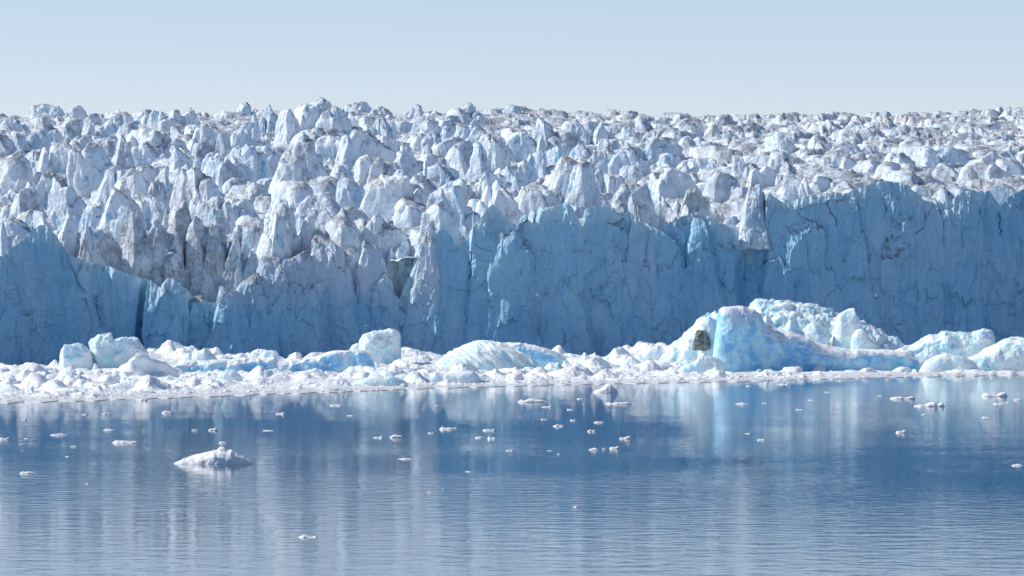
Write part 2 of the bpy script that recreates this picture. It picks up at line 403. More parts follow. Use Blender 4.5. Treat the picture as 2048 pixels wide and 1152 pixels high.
for k_, (pts, wd) in enumerate(cracks):
    pts = np.array(pts, float)
    x0, x1 = pts[:, 0].min() - 20, pts[:, 0].max() + 20
    i0, i1 = np.searchsorted(pxs, [x0, x1])
    if i1 <= i0: continue
    xx = PXg[i0:i1] + wk1[i0:i1] * 9; yy = PYg[i0:i1] + wk2[i0:i1] * 9
    dm = np.full(xx.shape, 99.0)
    for (ax, ay), (bx, by) in zip(pts[:-1], pts[1:]):
        L = (bx - ax) ** 2 + (by - ay) ** 2
        tt = np.clip(((xx - ax) * (bx - ax) + (yy - ay) * (by - ay)) / L, 0, 1)
        dm = np.minimum(dm, np.hypot(xx - ax - tt * (bx - ax), yy - ay - tt * (by - ay)))
    hz = abs(pts[-1, 0] - pts[0, 0]) > abs(pts[-1, 1] - pts[0, 1])
    ww = wd * (.5 if hz else .65) * np.clip(.75 + 1.3 * wk2[i0:i1], .1, 1.4)
    c = (1 - st(dm, ww * .3, ww * 1.15)) * (.7 if hz else 1)
    crackv[i0:i1] = np.maximum(crackv[i0:i1], c); Dg[i0:i1] += .7 * c * min(1, wd / 2)
for (x, y, rx, ry, am) in [(1780,500,34,36,1),(1800,440,30,16,.8),(1470,490,34,14,.9),(1700,385,40,8,1),(1655,388,28,7,.9),(1500,520,16,14,.6),(640,450,45,28,.7),(560,540,40,14,.7),(790,560,14,30,.8),(1160,505,26,7,.5),(1340,445,40,9,.8),(200,530,50,12,.9),(400,600,40,8,.8),(1810,390,40,10,.6),(470,640,40,12,.35),(690,500,30,50,.45),(1090,585,8,14,.7),(640,610,24,14,.35),(1975,540,14,30,.4)]:
    q = ((PXg - x) / rx) ** 2 + ((PYg - y) / ry) ** 2
    m = np.where(q < 4)
    nn = fbm(np.stack([PXg[m] / 11, PYg[m] / 11, PXg[m] * 0 + 5], 1), 4, .65)
    stain[m] = np.maximum(stain[m], am * (1 - st(q[m], .1, 2.2)) * st(nn, -.12, .35))
front = np.stack([Xg, Dg, Zg], -1)
# the crest rolls over and the top runs back into the ice
s = np.linspace(0, 1, NT_ + 1)[1:]
zc = front[:, -1]
Ct = np.repeat(zc[:, None, :], NT_, 1).copy()
thick = 1.5 + 2.5 * np.abs(fbm(np.stack([pxs / 30, pxs * 0, pxs * 0 + 8], 1), 3))[:, None]
back = thick * np.minimum(1, s[None] * 4) + 30 * np.clip(s[None] - .2, 0, 1)
Ct[:, :, 1] += back
bx = np.stack([Ct[:, :, 0].ravel() / 4, Ct[:, :, 1].ravel() / 4, Ct[:, :, 0].ravel() * 0], 1)
drop = (-3.5 * st(s, .15, .6)[None] - 4 * st(s, .5, 1)[None])
Ct[:, :, 2] += drop + .5 * (fbm(bx, 4, .6).reshape(NU, NT_)) * np.minimum(1, s * 3)[None]
allv = np.concatenate([front, Ct], 1)
z0 = np.zeros((NU, NT_))
crest_glow = st(Zg, ztop[:, None] - 6 - 5 * wk1, ztop[:, None] + .5)  # mask of the painted sun glow, rising towards the cliff top
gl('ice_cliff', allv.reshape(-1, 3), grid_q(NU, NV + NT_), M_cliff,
   {'crack': np.concatenate([crackv, z0], 1).ravel(), 'stain': np.concatenate([stain, z0 + .2], 1).ravel(), 'crest': np.concatenate([crest_glow, z0 + .6], 1).ravel(),
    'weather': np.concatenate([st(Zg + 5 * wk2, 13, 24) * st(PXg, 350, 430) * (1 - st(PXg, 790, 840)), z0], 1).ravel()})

rng0 = np.random.RandomState(21)
# surface of the glacier behind the cliff
ZFX, ZFY = [-400, 600, 900, 1200, 1450, 1550, 2500], [31, 31, 33, 36, 40, 44, 44]
def zf(px): return np.interp(px, ZFX, ZFY)
def slope(px): return (141 - zf(px)) / 1900.0
def base_D(px, py):
    s_ = slope(px); den = s_ - (HOR - py) / F
    return np.clip((1300 * s_ - zf(px) + EYE) / np.maximum(den, 1e-4), 1302, 4200) + fr(px) - FRONT
RX, RY = [-400, 40, 90, 150, 260, 600, 640, 700, 950, 985, 1050, 1090, 1150, 1275, 1310, 1780, 1850, 1950, 2010, 2500], [0, 1, 5, 2, 3, 3, 5, 3, 4, 6, 7, 5, 3, 4, 0, 0, 3, 4, 5, 3]
def surf(px, D):
    D = D - fr(px) + FRONT
    return np.interp(px, RX, RY) * st(D, 2850, 3050) + zf(px) + slope(px) * np.minimum(D - 1300, 1850) + .012 * np.clip(D - 3150, 0, 3000)
NU2, NV2 = 1500, 900
px2 = np.linspace(-300, 2350, NU2); d2 = 1308 * (3900 / 1308.) ** np.linspace(0, 1, NV2)
PX2, DD = np.meshgrid(px2, d2, indexing='ij'); XX = X(PX2, DD)
right = st(PX2, 1000, 1500)
far = st(DD, 1350, 2400)
nb = np.stack([XX.ravel(), DD.ravel(), XX.ravel() * 0], 1)
r1 = fbm(nb / [26, 22, 1] + 5, 5, .55, True).reshape(XX.shape)
r2 = fbm(nb / [9, 8, 1] + 15, 4, .6).reshape(XX.shape)
r3 = fbm(nb / [3, 3, 1] + 25, 3, .6).reshape(XX.shape)
q1, q2, qc, qt = vor((XX + 8 * r2) / 19, (DD + 8 * r2) / 24, 9)
blk = (qc - .45) * 2 * st(q2 - q1, .0, .55) + qt
ZZ = surf(PX2, DD) + (2.6 + 1.5 * right) * r1 + (3.0 + 1.2 * right) * blk * (0.6 + .8 * far) + 1.6 * r2 + .6 * r3 - 3.5
ZZ += right * 3.0 * fbm(nb / [55, 35, 1] + 3, 3).reshape(XX.shape)
ZZ = np.where(DD < fr(PX2) + 9, np.nan, np.where(DD < fr(PX2) + 45, ZZ - 3, ZZ))
for _i in range(NU2):
    ok = ~np.isnan(ZZ[_i]); j_ = int(np.argmax(ok)); DD[_i, :j_] = DD[_i, j_] + np.linspace(-.5, 0, j_, endpoint=False) if j_ else DD[_i, :0]; ZZ[_i, :j_] = ZZ[_i, j_] - np.linspace(6, .1, j_)
XX = X(PX2, DD)
gl('crevassed_surface', np.stack([XX, DD, ZZ], -1).reshape(-1, 3), grid_q(NU2, NV2), M_field)
def ground_z(px, D):
    return surf(px, D) - 3.0

# seracs: picture column, row of the top, width, height seen, then options
SER = """92 206 68 40 d;150 210 55 40 p;72 231 85 40 d;284 218 50 34 d;320 220 48 36 p;368 214 55 45 p;501 203 36 32 p;533 209 45 60 p;569 218 34 80 d;633 193 84 90 p
20 235 40 38 d;147 236 60 42 d;240 228 55 50 p;335 235 50 38 d;113 257 34 42 p;79 255 60 55 p;297 253 92 76 f;385 252 50 55 p;424 242 55 85 p;489 241 50 60 p
34 266 42 46 p;164 262 40 50 p;120 279 46 85 d;65 297 42 48 d;198 283 58 105 d;253 268 44 72 p;369 290 62 76 p;480 287 68 86 f;424 303 44 78 d;543 290 44 75 p
598 262 74 130 p;619 298 56 76 p;664 270 66 56 d;20 321 42 46 p;75 337 82 95 p;232 330 36 76 p;258 335 52 80 p;320 332 38 74 p;383 332 60 86 p;328 306 26 40 p
434 305 56 80 d;56 372 54 76 d;125 373 82 86 d;188 402 52 66 p;240 375 84 100 p;294 385 50 60 d;385 400 82 108 p;500 362 84 50 f;485 397 42 46 d;420 392 48 62 d
321 402 30 42 p;88 420 52 46 d;48 433 62 52 p;140 428 70 78 p;250 410 50 92 p;212 457 74 46 d;305 437 50 78 d;335 457 68 82 p;712 202 48 32 d;760 212 46 30 d
840 207 44 38 p;933 203 56 52 p;716 226 44 40 p;762 236 38 42 d;850 231 54 46 p;892 230 50 40 d;885 250 30 38 p;935 236 52 42 p;1100 234 68 60 p;1160 240 68 52 f
724 258 68 82 d;768 266 50 44 d;855 258 46 36 p;898 270 62 56 p;978 266 60 94 d;1042 262 62 64 d;738 308 66 60 p;795 290 64 72 p;873 308 46 50 d;932 280 60 66 d
1105 290 50 74 p;1158 290 58 56 d;1138 310 90 120 d;1207 292 62 62 d;1252 295 60 74 d;1325 273 84 54 d;885 328 80 80 p;1036 317 58 68 p;962 340 58 66 p;1072 297 40 70 p
697 355 48 74 d;772 348 88 96 f;842 350 32 58 d;890 370 94 102 d;1002 358 74 92 p;1060 362 78 76 d;1203 337 44 60 p;1262 330 36 50 p;1357 334 62 68 d;1258 365 60 54 f
1300 365 44 84 p;1330 392 50 50 p;1375 375 62 84 p;868 398 68 88 p;783 445 78 98 p;735 428 70 70 p;1385 236 80 42 d;1704 242 38 26 p;1461 256 40 36 p;1587 262 92 48 p
1635 262 32 46 p;1690 280 72 30 d;1740 254 82 34 d;1540 300 104 48 d;1758 318 98 30 d;1800 290 20 24 p;1861 286 100 42 f;1991 290 116 64 d;1957 320 70 40 d;1444 341 78 68 d
1536 331 46 42 d;1400 318 50 40 d;1577 344 54 44 p;1594 354 54 48 p;1648 350 70 34 d;1720 352 104 32 f;1852 370 48 38 p;1915 366 86 34 d;2000 368 90 34 d;1668 306 60 30 d"""
SHOW = []
for tok in SER.replace('\n', ';').split(';'):
    x, y, w, h, o_ = tok.split(); SHOW.append((float(x), float(y), float(w), float(h), o_))
EDGE = """398 448 108 165 d;495 443 104 160 d;560 398 66 130 p;645 382 136 200 d;600 430 60 130 p;560 505 84 80 p;503 560 52 60 d;452 560 50 50 p;700 450 70 130 d;745 450 66 130 p
1560 398 60 60 d;1330 440 60 40 d;820 480 50 90 p;858 456 44 60 p;22 470 40 60 p;410 592 60 60 d;1052 420 20 50 p;655 500 90 90 d;600 530 60 60 d;775 500 50 90 p;1950 376 60 50 d;1690 384 60 40 f"""
BUTT = [(40,560,110,'peak'),(333,558,80,'peak'),(395,600,90,'dome'),(468,582,70,'peak'),(512,568,66,'peak'),(575,552,80,'peak'),(650,548,110,'dome'),(725,560,80,'peak'),(770,575,50,'peak'),(1020,450,120,'dome'),(1120,412,90,'dome'),(1210,412,110,'flat'),(1330,446,120,'dome'),(1404,428,90,'peak'),(1600,392,110,'flat'),(1700,384,90,'dome'),(1775,364,120,'dome'),(1860,402,70,'peak'),(1945,382,100,'dome'),(2040,384,70,'peak'),(1510,470,70,'peak'),(620,600,80,'peak'),(440,640,70,'dome'),(1650,500,110,'peak'),(1250,520,120,'dome'),(1040,480,80,'peak')]
_ix = None
def wall_D(px):
    i = int(np.clip(np.searchsorted(pxs, px), 1, NU - 1)); return float(np.median(Dg[i - 12:i + 12, 60:NV - 20]))
TIER = [(455,572,70,'peak'),(500,545,80,'peak'),(545,512,80,'dome'),(590,500,84,'peak'),(650,468,110,'peak'),(700,492,70,'peak'),(742,480,64,'peak'),(525,588,60,'flat'),(612,566,70,'peak'),(675,575,60,'dome'),(765,540,50,'peak'),(400,590,60,'peak'),(850,470,60,'peak')]
for (x, y, w, tp) in BUTT + TIER:
    ti = (x, y, w, tp) in TIER
    D = wall_D(x); s_ = D / F; dpt = w * s_ * rng0.uniform(.5, .8)
    if ti: D -= max(0, (y - 520) * .03)
    V, Q = serac_geo(X(x, D), D + dpt * .25 - rng0.uniform(.5, 1.3), Z(y, D), w * s_, Z(y, D), 1.0, rng0, n=96, top=tp, p=50, depth=dpt, front=.05, rough=1.0, yaw=rng0.uniform(-.12, .05), lean=rng0.uniform(-.04, .04))
    nzf = V[:, 2] / V[:, 2].max()
    gl('buttress', V, Q, M_cliff, {'crest': st(nzf, .86, 1.0) * (.1 if ti else .8), 'stain': (.7 if ti else .5) * st(nzf, .90, 1.), 'weather': st(V[:, 2] + 3 * fbm(V / 5, 2), 13, 24) * (1. if ti else 0) })  # crest paints the same through-ice glow on the buttress tops
xp = 1508; D = float(fr(xp)) + 5.2; s_ = D / F
V, Q = serac_geo(X(xp, D), D, Z(367, D), 46 * s_, 124 * s_, 1.0, rng0, n=80, top='dome', p=40, depth=40 * s_, front=.05, yaw=-.35, lean=.05)
gl('serac', V, Q, M_serac)
parts = []; stuffV = []; stuffQ = []; stuffn = 0
rng = np.random.RandomState(11)
kinds = {'p': 'peak', 'd': 'dome', 'f': 'flat'}
allser = []
for (x, y, w, h, o_) in SHOW:
    D = float(base_D(x, y + h)); allser.append((w * h, x, y, w, h, o_, D, 10.0))
for tok in EDGE.replace('\n', ';').split(';'):
    x, y, w, h, o_ = tok.split(); x, y, w, h = map(float, (x, y, w, h))
    yb = y + h; D = float(fr(x)); D = D + float(np.interp(x, OX, OY)) + max(0., Z(yb, D)) * .055 + w * D / F * .45 + 3.5
    allser.append((1e6 + w * h, x, y, w, h, o_, D, 16.0))
allser.sort(key=lambda t_: -t_[0])
for k_, (sz, x, y, w, h, o_, D, root) in enumerate(allser):
    dw = float(fr(x)) + float(np.interp(x, OX, OY)) + 2.5 + w * D / F * (.75 if x > 1480 else .45) + 8.0
    if D < dw: D = dw
    if D < 1430: root = 24.0
    s_ = D / F
    lean = rng.uniform(-.12, .12) if h > w * .8 else rng.uniform(-.05, .05)
    edge = sz > 1e6
    if x > 1480 and not edge: ro, fs = .8, .35
    else: ro, fs = 1.0, .20
    V, Q = (cluster if w > 34 else serac_geo)(X(x, D), D, Z(y, D), w * (1.45 if (x > 1480 and w > 60 and not edge) else 1.36) * s_, h * s_ * 1.05, root, rng, n=64 if edge else (42 if w * h > 3500 else 32), top=kinds[o_],
                     p=rng.choice([24, 40, 60]), lean=lean, rough=ro * (1.1 if edge else 1), front=(.02 if x > 540 else .12) if edge else fs,
                     depth=(w * s_ * (.8 if edge else rng.uniform(.42, .8))))
    if k_ < 99: gl('serac', V, Q, M_serac)
    else: stuffV.append(V); stuffQ.append(Q + stuffn); stuffn += len(V)
# smaller seracs filling the field between them
nf = 2400
for i in range(nf):
    u = rng.rand(); D = 1325 * (3250 / 1325.) ** (u ** .9)
    px = rng.uniform(-260, 2310)
    rt = float(st(px, 1150, 1600))
    w = rng.uniform(3.2, 7.6) * math.exp(rng.normal() * .35) * (1 + .35 * (D - 1300) / 1900) * (1 + .7 * rt)
    h = (rng.uniform(.35, .95) * w * (1 - .62 * rt) + 1.0) * (.55 if D > 2650 else 1)
    if D < 1420: h *= .6
    D += float(fr(px)) - FRONT; g = float(ground_z(px, D))
    V, Q = serac_geo(X(px, D), D, g + h, w, h, 7.0, rng, n=15, top=['peak', 'dome', 'peak', 'flat'][rng.randint(4)] if rt < .5 else ['dome', 'flat', 'peak'][rng.randint(3)],
                     p=rng.choice([20, 34, 50]), lean=rng.uniform(-.15, .15), front=.2 + .25 * rt)
    stuffV.append(V); stuffQ.append(Q + stuffn); stuffn += len(V)
o = gl('small_seracs', np.concatenate(stuffV), np.concatenate(stuffQ), M_serac); o['kind'] = 'stuff'

# ------------------------------------------------------------------ brash ice along the glacier
ex = [-400, 0, 200, 350, 500, 700, 850, 1024, 1200, 1400, 1600, 1800, 2048, 2500]
ey = [812, 806, 801, 796, 790, 783.5, 777, 772.5, 768, 765, 760, 755, 750, 745]
tx = [-400, 0, 60, 100, 122, 200, 300, 340, 380, 420, 600, 700, 815, 840, 870, 950, 1040, 1130, 1160, 1200, 1240, 1300, 1350, 1450, 1700, 1850, 2048, 2500]
ty = [742, 742, 741, 743, 744, 730, 702, 703, 706, 712, 716, 716, 706, 706, 712, 715, 715, 713, 709, 713, 703, 700, 692, 700, 705, 700, 695, 695]
NU3, NV3 = 1800, 820
px3 = np.linspace(-260, 2310, NU3); v3 = np.linspace(0, 1, NV3)
P3, V3 = np.meshgrid(px3, v3, indexing='ij')
edge_noise = 2.6 * fbm(np.stack([px3 / 34, px3 * 0, px3 * 0], 1), 2, .4)
Dn = Dw(np.interp(px3, ex, ey) + edge_noise)[:, None]
Df = np.where(px3 < 250, 1190 + 40 * st(px3, 60, 250), 1240)[:, None]
D3 = Dn + (Df - Dn) * V3; X3 = X(P3, D3)
ztop3 = np.maximum(Z(np.interp(px3, tx, ty), 1235), .5)[:, None]
nb3 = np.stack([X3.ravel(), D3.ravel(), X3.ravel() * 0], 1)
b1 = np.sqrt(fbm(nb3 / [7.5, 13, 1] + 2, 2, .4) ** 2 + .006).reshape(X3.shape)
b2 = np.sqrt(fbm(nb3 / [2.4, 4.2, 1] + 12, 2, .45) ** 2 + .006).reshape(X3.shape)
b3 = fbm(nb3 / .6 + 22, 3, .6).reshape(X3.shape)
dd = D3 - Dn
mound = st(fbm(nb3 / [18, 22, 1] + 7, 3).reshape(X3.shape), -.25, .45)
b4 = np.abs(fbm(nb3 / [1.1, 2.0, 1] + 32, 2, .5)).reshape(X3.shape)
Z3 = .08 + .35 * b4 * st(dd, 0, 12) + st(dd, 0, 60) * (4.2 * b1 * (.2 + mound)) + st(dd, 0, 18) * (.8 * b2 * (.4 + .9 * mound)) + .05 * b3 * st(dd, 0, 6) + .25 * st(dd, 5, 90)
def win(a0, a1, b0, b1, w_=25.): return st(P3, a0 - w_, a0 + w_) * (1 - st(P3, a1 - w_, a1 + w_)) * st(D3, b0 - 12, b0 + 12) * (1 - st(D3, b1 - 5, b1 + 5))
low = np.maximum(win(350, 745, 1075, 1160), np.maximum(win(1440, 1890, 1085, 1195), win(900, 1120, 1110, 1190)))
Z3 = .1 + (Z3 - .1) * (1 - .72 * low)
Z3 += (ztop3 - .9) * st(V3, .72, .97) * (.8 + .5 * mound) * (ztop3 > 1.6)
Z3 = np.where(V3 > .992, -.3, Z3); Z3[:, 0] = -.2
tag(link_mesh('brash_ice', np.stack([X3, D3, Z3], -1).reshape(-1, 3), grid_q(NU3, NV3), M_snow), kind='stuff',
    label='broad white band of packed brash ice below the blue cliff', cat='brash ice')
def sheet_z(px, D):
    i = int(np.clip(np.searchsorted(px3, px), 1, NU3 - 1)); dcol = D3[i]
    j = int(np.clip(np.searchsorted(dcol, D), 1, NV3 - 1)); return float(Z3[i, j])
cv = []; cq = []; cn = 0
protos = [rock(9, rng, ['peak', 'dome', 'flat'][i % 3], p=6, extra=6) for i in range(24)]
pro = []
for P_, Q_ in protos:
    off = rng.uniform(0, 50, 3); P_ = P_ * (1 + .30 * fbm(P_ * 1.4 + off, 2)[:, None]); pro.append((P_, Q_))
for i in range(800):
    px = rng.uniform(-250, 2300); vv = rng.rand() ** 1.1
    j = int(np.clip(np.searchsorted(px3, px), 1, NU3 - 1)); D = Dn[j, 0] + 1.5 + (Df[j if Df.shape[0] > 1 else 0, 0] - 8 - Dn[j, 0]) * vv
    sz = .12 + 1.7 * rng.rand() ** 6 * min(1.0, (D - Dn[j, 0]) / 50) + .12 * rng.rand()
    if rng.rand() < .05 and D - Dn[j, 0] > 60: sz *= 2.2
    P_, Q_ = pro[rng.randint(len(pro))]
    an = rng.uniform(0, 6.28); c_, s_ = math.cos(an), math.sin(an)
    q = P_ * [sz * rng.uniform(.9, 1.9), sz * rng.uniform(.8, 1.2), sz * rng.uniform(.5, .95)]
    q = np.stack([q[:, 0] * c_ - q[:, 1] * s_, q[:, 0] * s_ + q[:, 1] * c_, q[:, 2] + q[:, 0] * rng.uniform(-.3, .3)], 1)
    q += [X(px, D), D, sheet_z(px, D) + sz * .18]
    cv.append(q); cq.append(Q_ + cn); cn += len(q)
tag(link_mesh('brash_chunks', np.concatenate(cv), np.concatenate(cq), M_snow), kind='stuff',
    label='countless small white ice chunks lying on the packed brash', cat='brash ice')

# ------------------------------------------------------------------ bergs frozen into the brash
def loaf(pts, D, depth, seed, step=1.0, M=64, kf=.55, kz=.8, amp=.35, fr=.5, oct=4, flute=0, mat=None, shear=0.0, edge=.35, skew=0.0, over=0.0, zb=-.4):
    """outline (picture columns and rows) carried back through the berg's own depth"""
    pts = np.array(pts, float)
    xs = np.arange(pts[0, 0], pts[-1, 0] + 1e-6, step)
    ys = np.interp(xs, pts[:, 0], pts[:, 1])
    rg = np.random.RandomState(seed); off = rg.uniform(0, 60, 3)
    H = Z(ys, D) - zb
    H = np.maximum(H, .05)
    n = len(xs); u = np.linspace(0, 1, n)
    endr = np.clip(np.minimum(u, 1 - u) / edge, 0, 1); dep = depth * np.sqrt(1 - (1 - endr) ** 2) + .02
    th = np.linspace(0, math.pi, M)
    cs = np.sign(np.cos(th)) * np.abs(np.cos(th)) ** kf; sn = np.sin(th) ** kz
    XX_ = np.repeat(X(xs, D)[:, None], M, 1)
    YY_ = D + skew * (u[:, None] - .5) - dep[:, None] * cs[None] / 2
    ZZ_ = zb + H[:, None] * sn[None]
    YY_ = YY_ - over * ZZ_ * (cs[None] > 0) * np.minimum(1, 3 * np.abs(cs[None]))
    XX_ = XX_ + shear * (YY_ - D)
    P_ = np.stack([XX_, YY_, ZZ_], -1).reshape(-1, 3)
    q = P_ - [0, D, 0]
    w_ = st(sn, 0, .35)[None] * np.ones((n, 1)); w_ = w_.ravel()
    d = np.stack([fbm(q * fr + off, oct), 1.3 * fbm(q * fr + off + 20, oct), fbm(q * fr + off + 40, oct)], 1) * amp
    P_ = P_ + d * w_[:, None]
    if flute:
        f = fbm(np.stack([q[:, 0] * .55 + q[:, 2] * .55 + q[:, 1] * .15, q[:, 2] * .10 - q[:, 0] * .05, q[:, 1] * .08], 1) * 1.1 + off, 2, .4, True)
        P_[:, 1] -= flute * f * w_; P_[:, 2] += flute * .35 * f * w_
    return P_, grid_q(n, M)
def berg(name, label, cat, D, x, pieces, group=None):
    root = empty(name, (X(x, D), D, 0)); tag(root, label, cat, group)
    for nm, P_, Q_, mt in pieces:
        P_ = P_ - [X(x, D), D, 0]; link_mesh(nm, P_, Q_, mt, root)
    return root
def single(name, label, cat, D, x, P_, Q_, mt, group=None):
    o = link_mesh(name, P_ - [X(x, D), D, 0], Q_, mt); o.location = (X(x, D), D, 0); tag(o, label, cat, group); return o

# pair of leaning blocks at the left
P_, Q_ = loaf([(121,748),(122,722),(123,702),(131,692),(148,689),(164,688),(174,694),(181,708),(186,724),(189,748)], 1135, 6, 1, .8, 60, .30, .38, .7, .4, 5, edge=.16, skew=2)
single('ice_block', 'squarish pale cyan ice block, the lower of the two leaning blocks near the left edge', 'ice block', 1135, 155, P_, Q_, M_berg)
P_, Q_ = loaf([(179,700),(180,688),(186,679),(196,675),(203,669),(212,667),(222,668),(228,675),(245,674),(254,676),(262,675),(272,678),(283,690),(292,705),(299,722),(303,745),(304,750)], 1140, 9, 2, .8, 80, .32, .42, 1.1, .3, 5, edge=.16, skew=4)
P_[:, 0] += np.clip(8 - P_[:, 2], 0, 8) * .28 * (1 - st(P_[:, 0], X(205, 1140), X(250, 1140)))
single('ice_block', 'broad cyan ice block with knobs on top, taller of the two near the left edge', 'ice block', 1140, 240, P_, Q_, M_berg)
P_, Q_ = loaf([(179,750),(185,740),(190,726),(194,728),(199,742),(203,750)], 1128, 3, 3, .8, 30, .6, .8, .15, .8)
single('ice_pyramid', 'small bright cyan ice pyramid wedged between the two leaning blocks', 'ice block', 1128, 190, P_, Q_, M_berg)
# long low slab
P1, Q1 = loaf([(330,746),(358,730),(372,722),(420,721),(470,719),(520,718),(545,716),(570,722),(600,721),(625,718),(650,707),(672,701),(700,699),(725,700),(738,708),(746,722),(748,745)], 1150, 9, 5, 1.0, 70, .36, .45, 1.0, .25, 5, edge=.08, skew=8, over=.03)
P2, Q2 = loaf([(354,740),(357,722),(368,709),(378,706),(385,710),(396,703),(410,696),(420,703),(432,716),(440,740)], 1158, 8, 6, 1, 50, .6, .7, .4, .3)
P3_, Q3_ = loaf([(505,730),(515,717),(526,706),(531,702),(545,700),(554,703),(556,710),(563,722),(568,732)], 1158, 5, 7, 1, 40, .6, .7, .35, .4)
P4, Q4 = loaf([(425,735),(432,713),(445,709),(460,714),(475,722),(480,735)], 1165, 6, 8, 1, 40, .6, .7, .35, .4)
berg('low_slab_berg', 'long low flat slab berg with a smooth blue side and white humps, left of centre', 'iceberg', 1150, 550,
     [('slab', P1, Q1, M_blue), ('hump', P2, Q2, M_berg), ('hump', P3_, Q3_, M_berg), ('hump', P4, Q4, M_berg)])
# boxy block with white crown
P1, Q1 = loaf([(716,745),(718,700),(720,682),(728,672),(738,665),(750,660),(765,661),(780,660),(792,662),(802,668),(807,674),(806,690),(808,700),(804,722),(800,742)], 1180, 10, 10, .7, 90, .5, .42, 1.1, .3, 5, edge=.2, skew=3)
P2, Q2 = loaf([(694,735),(697,700),(705,690),(714,686),(724,690),(734,705),(742,735)], 1186, 6, 12, .8, 40, .6, .6, .5, .3)
berg('boxy_berg', 'tall rounded white block standing alone at the right end of the low slab', 'iceberg', 1180, 762, [('body', P1, Q1, M_berg), ('shoulder', P2, Q2, M_berg)])
# fluted dome
P1, Q1 = loaf([(862,748),(872,730),(885,718),(897,706),(910,699),(925,693),(940,687),(958,683),(975,683),(990,686),(1005,690),(1020,696),(1040,706),(1060,716),(1075,728),(1085,745)], 1165, 22, 14, 1, 110, .8, .8, .5, .18, flute=1.3, edge=.5)
P2, Q2 = loaf([(940,735),(965,690),(985,684),(1010,685),(1040,686),(1052,690),(1070,690),(1090,695),(1105,700),(1120,708),(1132,718),(1142,735)], 1185, 8, 15, 1, 60, .5, .6, .8, .25, 5)
berg('fluted_dome_berg', 'low domed berg with slanting parallel grooves and a thin blue fin behind, centre', 'iceberg', 1165, 960, [('grooved_dome', P1, Q1, M_berg), ('blue_fin', P2, Q2, M_blue)])
# flat pieces at the front edge
P_, Q_ = loaf([(698,776),(712,764),(730,756),(755,751),(785,752),(805,758),(816,767),(818,776)], Dw(775), 5, 21, .8, 40, .6, .6, .18, .5)
single('front_slab', 'flat whale-backed ice slab with a blue side at the brash edge below the boxy block', 'ice slab', Dw(775), 760, P_, Q_, M_berg)
P_, Q_ = loaf([(826,770),(834,752),(846,744),(858,748),(872,743),(886,748),(905,746),(925,744),(945,742),(955,748),(962,760),(966,771)], Dw(770), 6, 22, .8, 40, .6, .6, .25, .5)
single('front_slab', 'bumpy flat ice slab with a blue side at the brash edge below the fluted dome', 'ice slab', Dw(770), 895, P_, Q_, M_berg)
P_, Q_ = loaf([(432,760),(440,748),(455,738),(470,740),(482,752),(486,766)], Dw(770), 4, 23, .8, 36, .6, .6, .3, .5)
single('ice_lump', 'rounded white ice lump in front of the low slab berg', 'ice lump', Dw(770), 460, P_, Q_, M_berg)
P_, Q_ = loaf([(556,756),(580,748),(610,742),(630,736),(645,740),(656,752),(658,758)], Dw(762), 4, 24, .8, 36, .6, .6, .3, .5)
single('ice_lump', 'low white ice lump in front of the right half of the low slab berg', 'ice lump', Dw(762), 610, P_, Q_, M_berg)
P_, Q_ = loaf([(1284,712),(1292,702),(1308,692),(1316,690),(1322,693),(1324,704),(1326,714)], 1200, 4, 25, .8, 36, .5, .5, .2, .5)
single('tilted_slab', 'small tilted white ice slab at the left foot of the biggest berg', 'ice slab', 1200, 1306, P_, Q_, M_berg)
for k_, (x, y, w, h, lb) in enumerate([(1108,752,66,28,'angular white ice chunk on the brash right of the fluted dome'),(1180,742,80,34,'wide white ice chunk on the brash midway between dome and biggest berg'),(1240,738,60,26,'small white ice chunk left of the tilted slab'),(1108,722,48,22,'white wedge of ice at the right tip of the fluted dome'),(1040,755,70,20,'low white ice wedge below the grooves of the fluted dome')]):
    D = Dw(y + 2); rr = np.random.RandomState(60 + k_)
    xs_ = np.linspace(x - w / 2, x + w / 2, 9); hh = np.array([0, .55, .8, 1, .85, .95, .7, .5, 0]) + np.r_[0, rr.uniform(-.18, .18, 7), 0]
    P_, Q_ = loaf(list(zip(xs_, y - h * hh)), D, 6, 70 + k_, .8, 40, .6, .6, .45, .4)
    single('ice_chunk', lb, 'ice chunk', D, x, P_, Q_, M_berg)

# the biggest berg
DB = 1170.0
A = []
P_, Q_ = loaf([(1414,752),(1418,738),(1424,700),(1428,668),(1431,645),(1435,624),(1442,617),(1458,614),(1480,613),(1500,617),(1512,628),(1522,645),(1535,655),(1552,660),(1575,664),(1600,672),(1630,684),(1660,692),(1700,700),(1740,700),(1760,699),(1800,702),(1830,710),(1860,716),(1885,722),(1905,735),(1915,752)], DB, 16, 31, .8, 120, .42, .45, 1.0, .16, 5, edge=.10, skew=24, over=.03)
A.append(('smooth_flank', P_, Q_, M_blue))
P_, Q_ = loaf([(1425,720),(1435,640),(1470,618),(1490,621),(1506,613),(1520,606),(1540,603),(1560,602),(1580,604),(1600,609),(1622,611),(1640,617),(1662,622),(1685,632),(1705,643),(1725,648),(1750,660),(1775,670),(1797,682),(1812,700)], DB + 34, 34, 32, .8, 150, .75, .6, 2.2, .25, 6, edge=.3)
A.append(('rubbly_crown', P_, Q_, M_berg))
P_, Q_ = loaf([(1664,704),(1668,660),(1673,638),(1680,626),(1692,620),(1704,617),(1709,616),(1713,628),(1718,642),(1726,655),(1731,672),(1734,704)], DB + 14, 7, 33, .6, 60, .45, .6, .5, .35, edge=.3)
A.append(('fin', P_, Q_, M_berg))
P_, Q_ = loaf([(1700,712),(1702,685),(1706,668),(1714,660),(1722,657),(1731,662),(1738,674),(1748,684),(1758,696),(1764,712)], DB + 9, 5, 34, .6, 50, .5, .55, .3, .4, edge=.3)
A.append(('rounded_pillar', P_, Q_, M_berg))
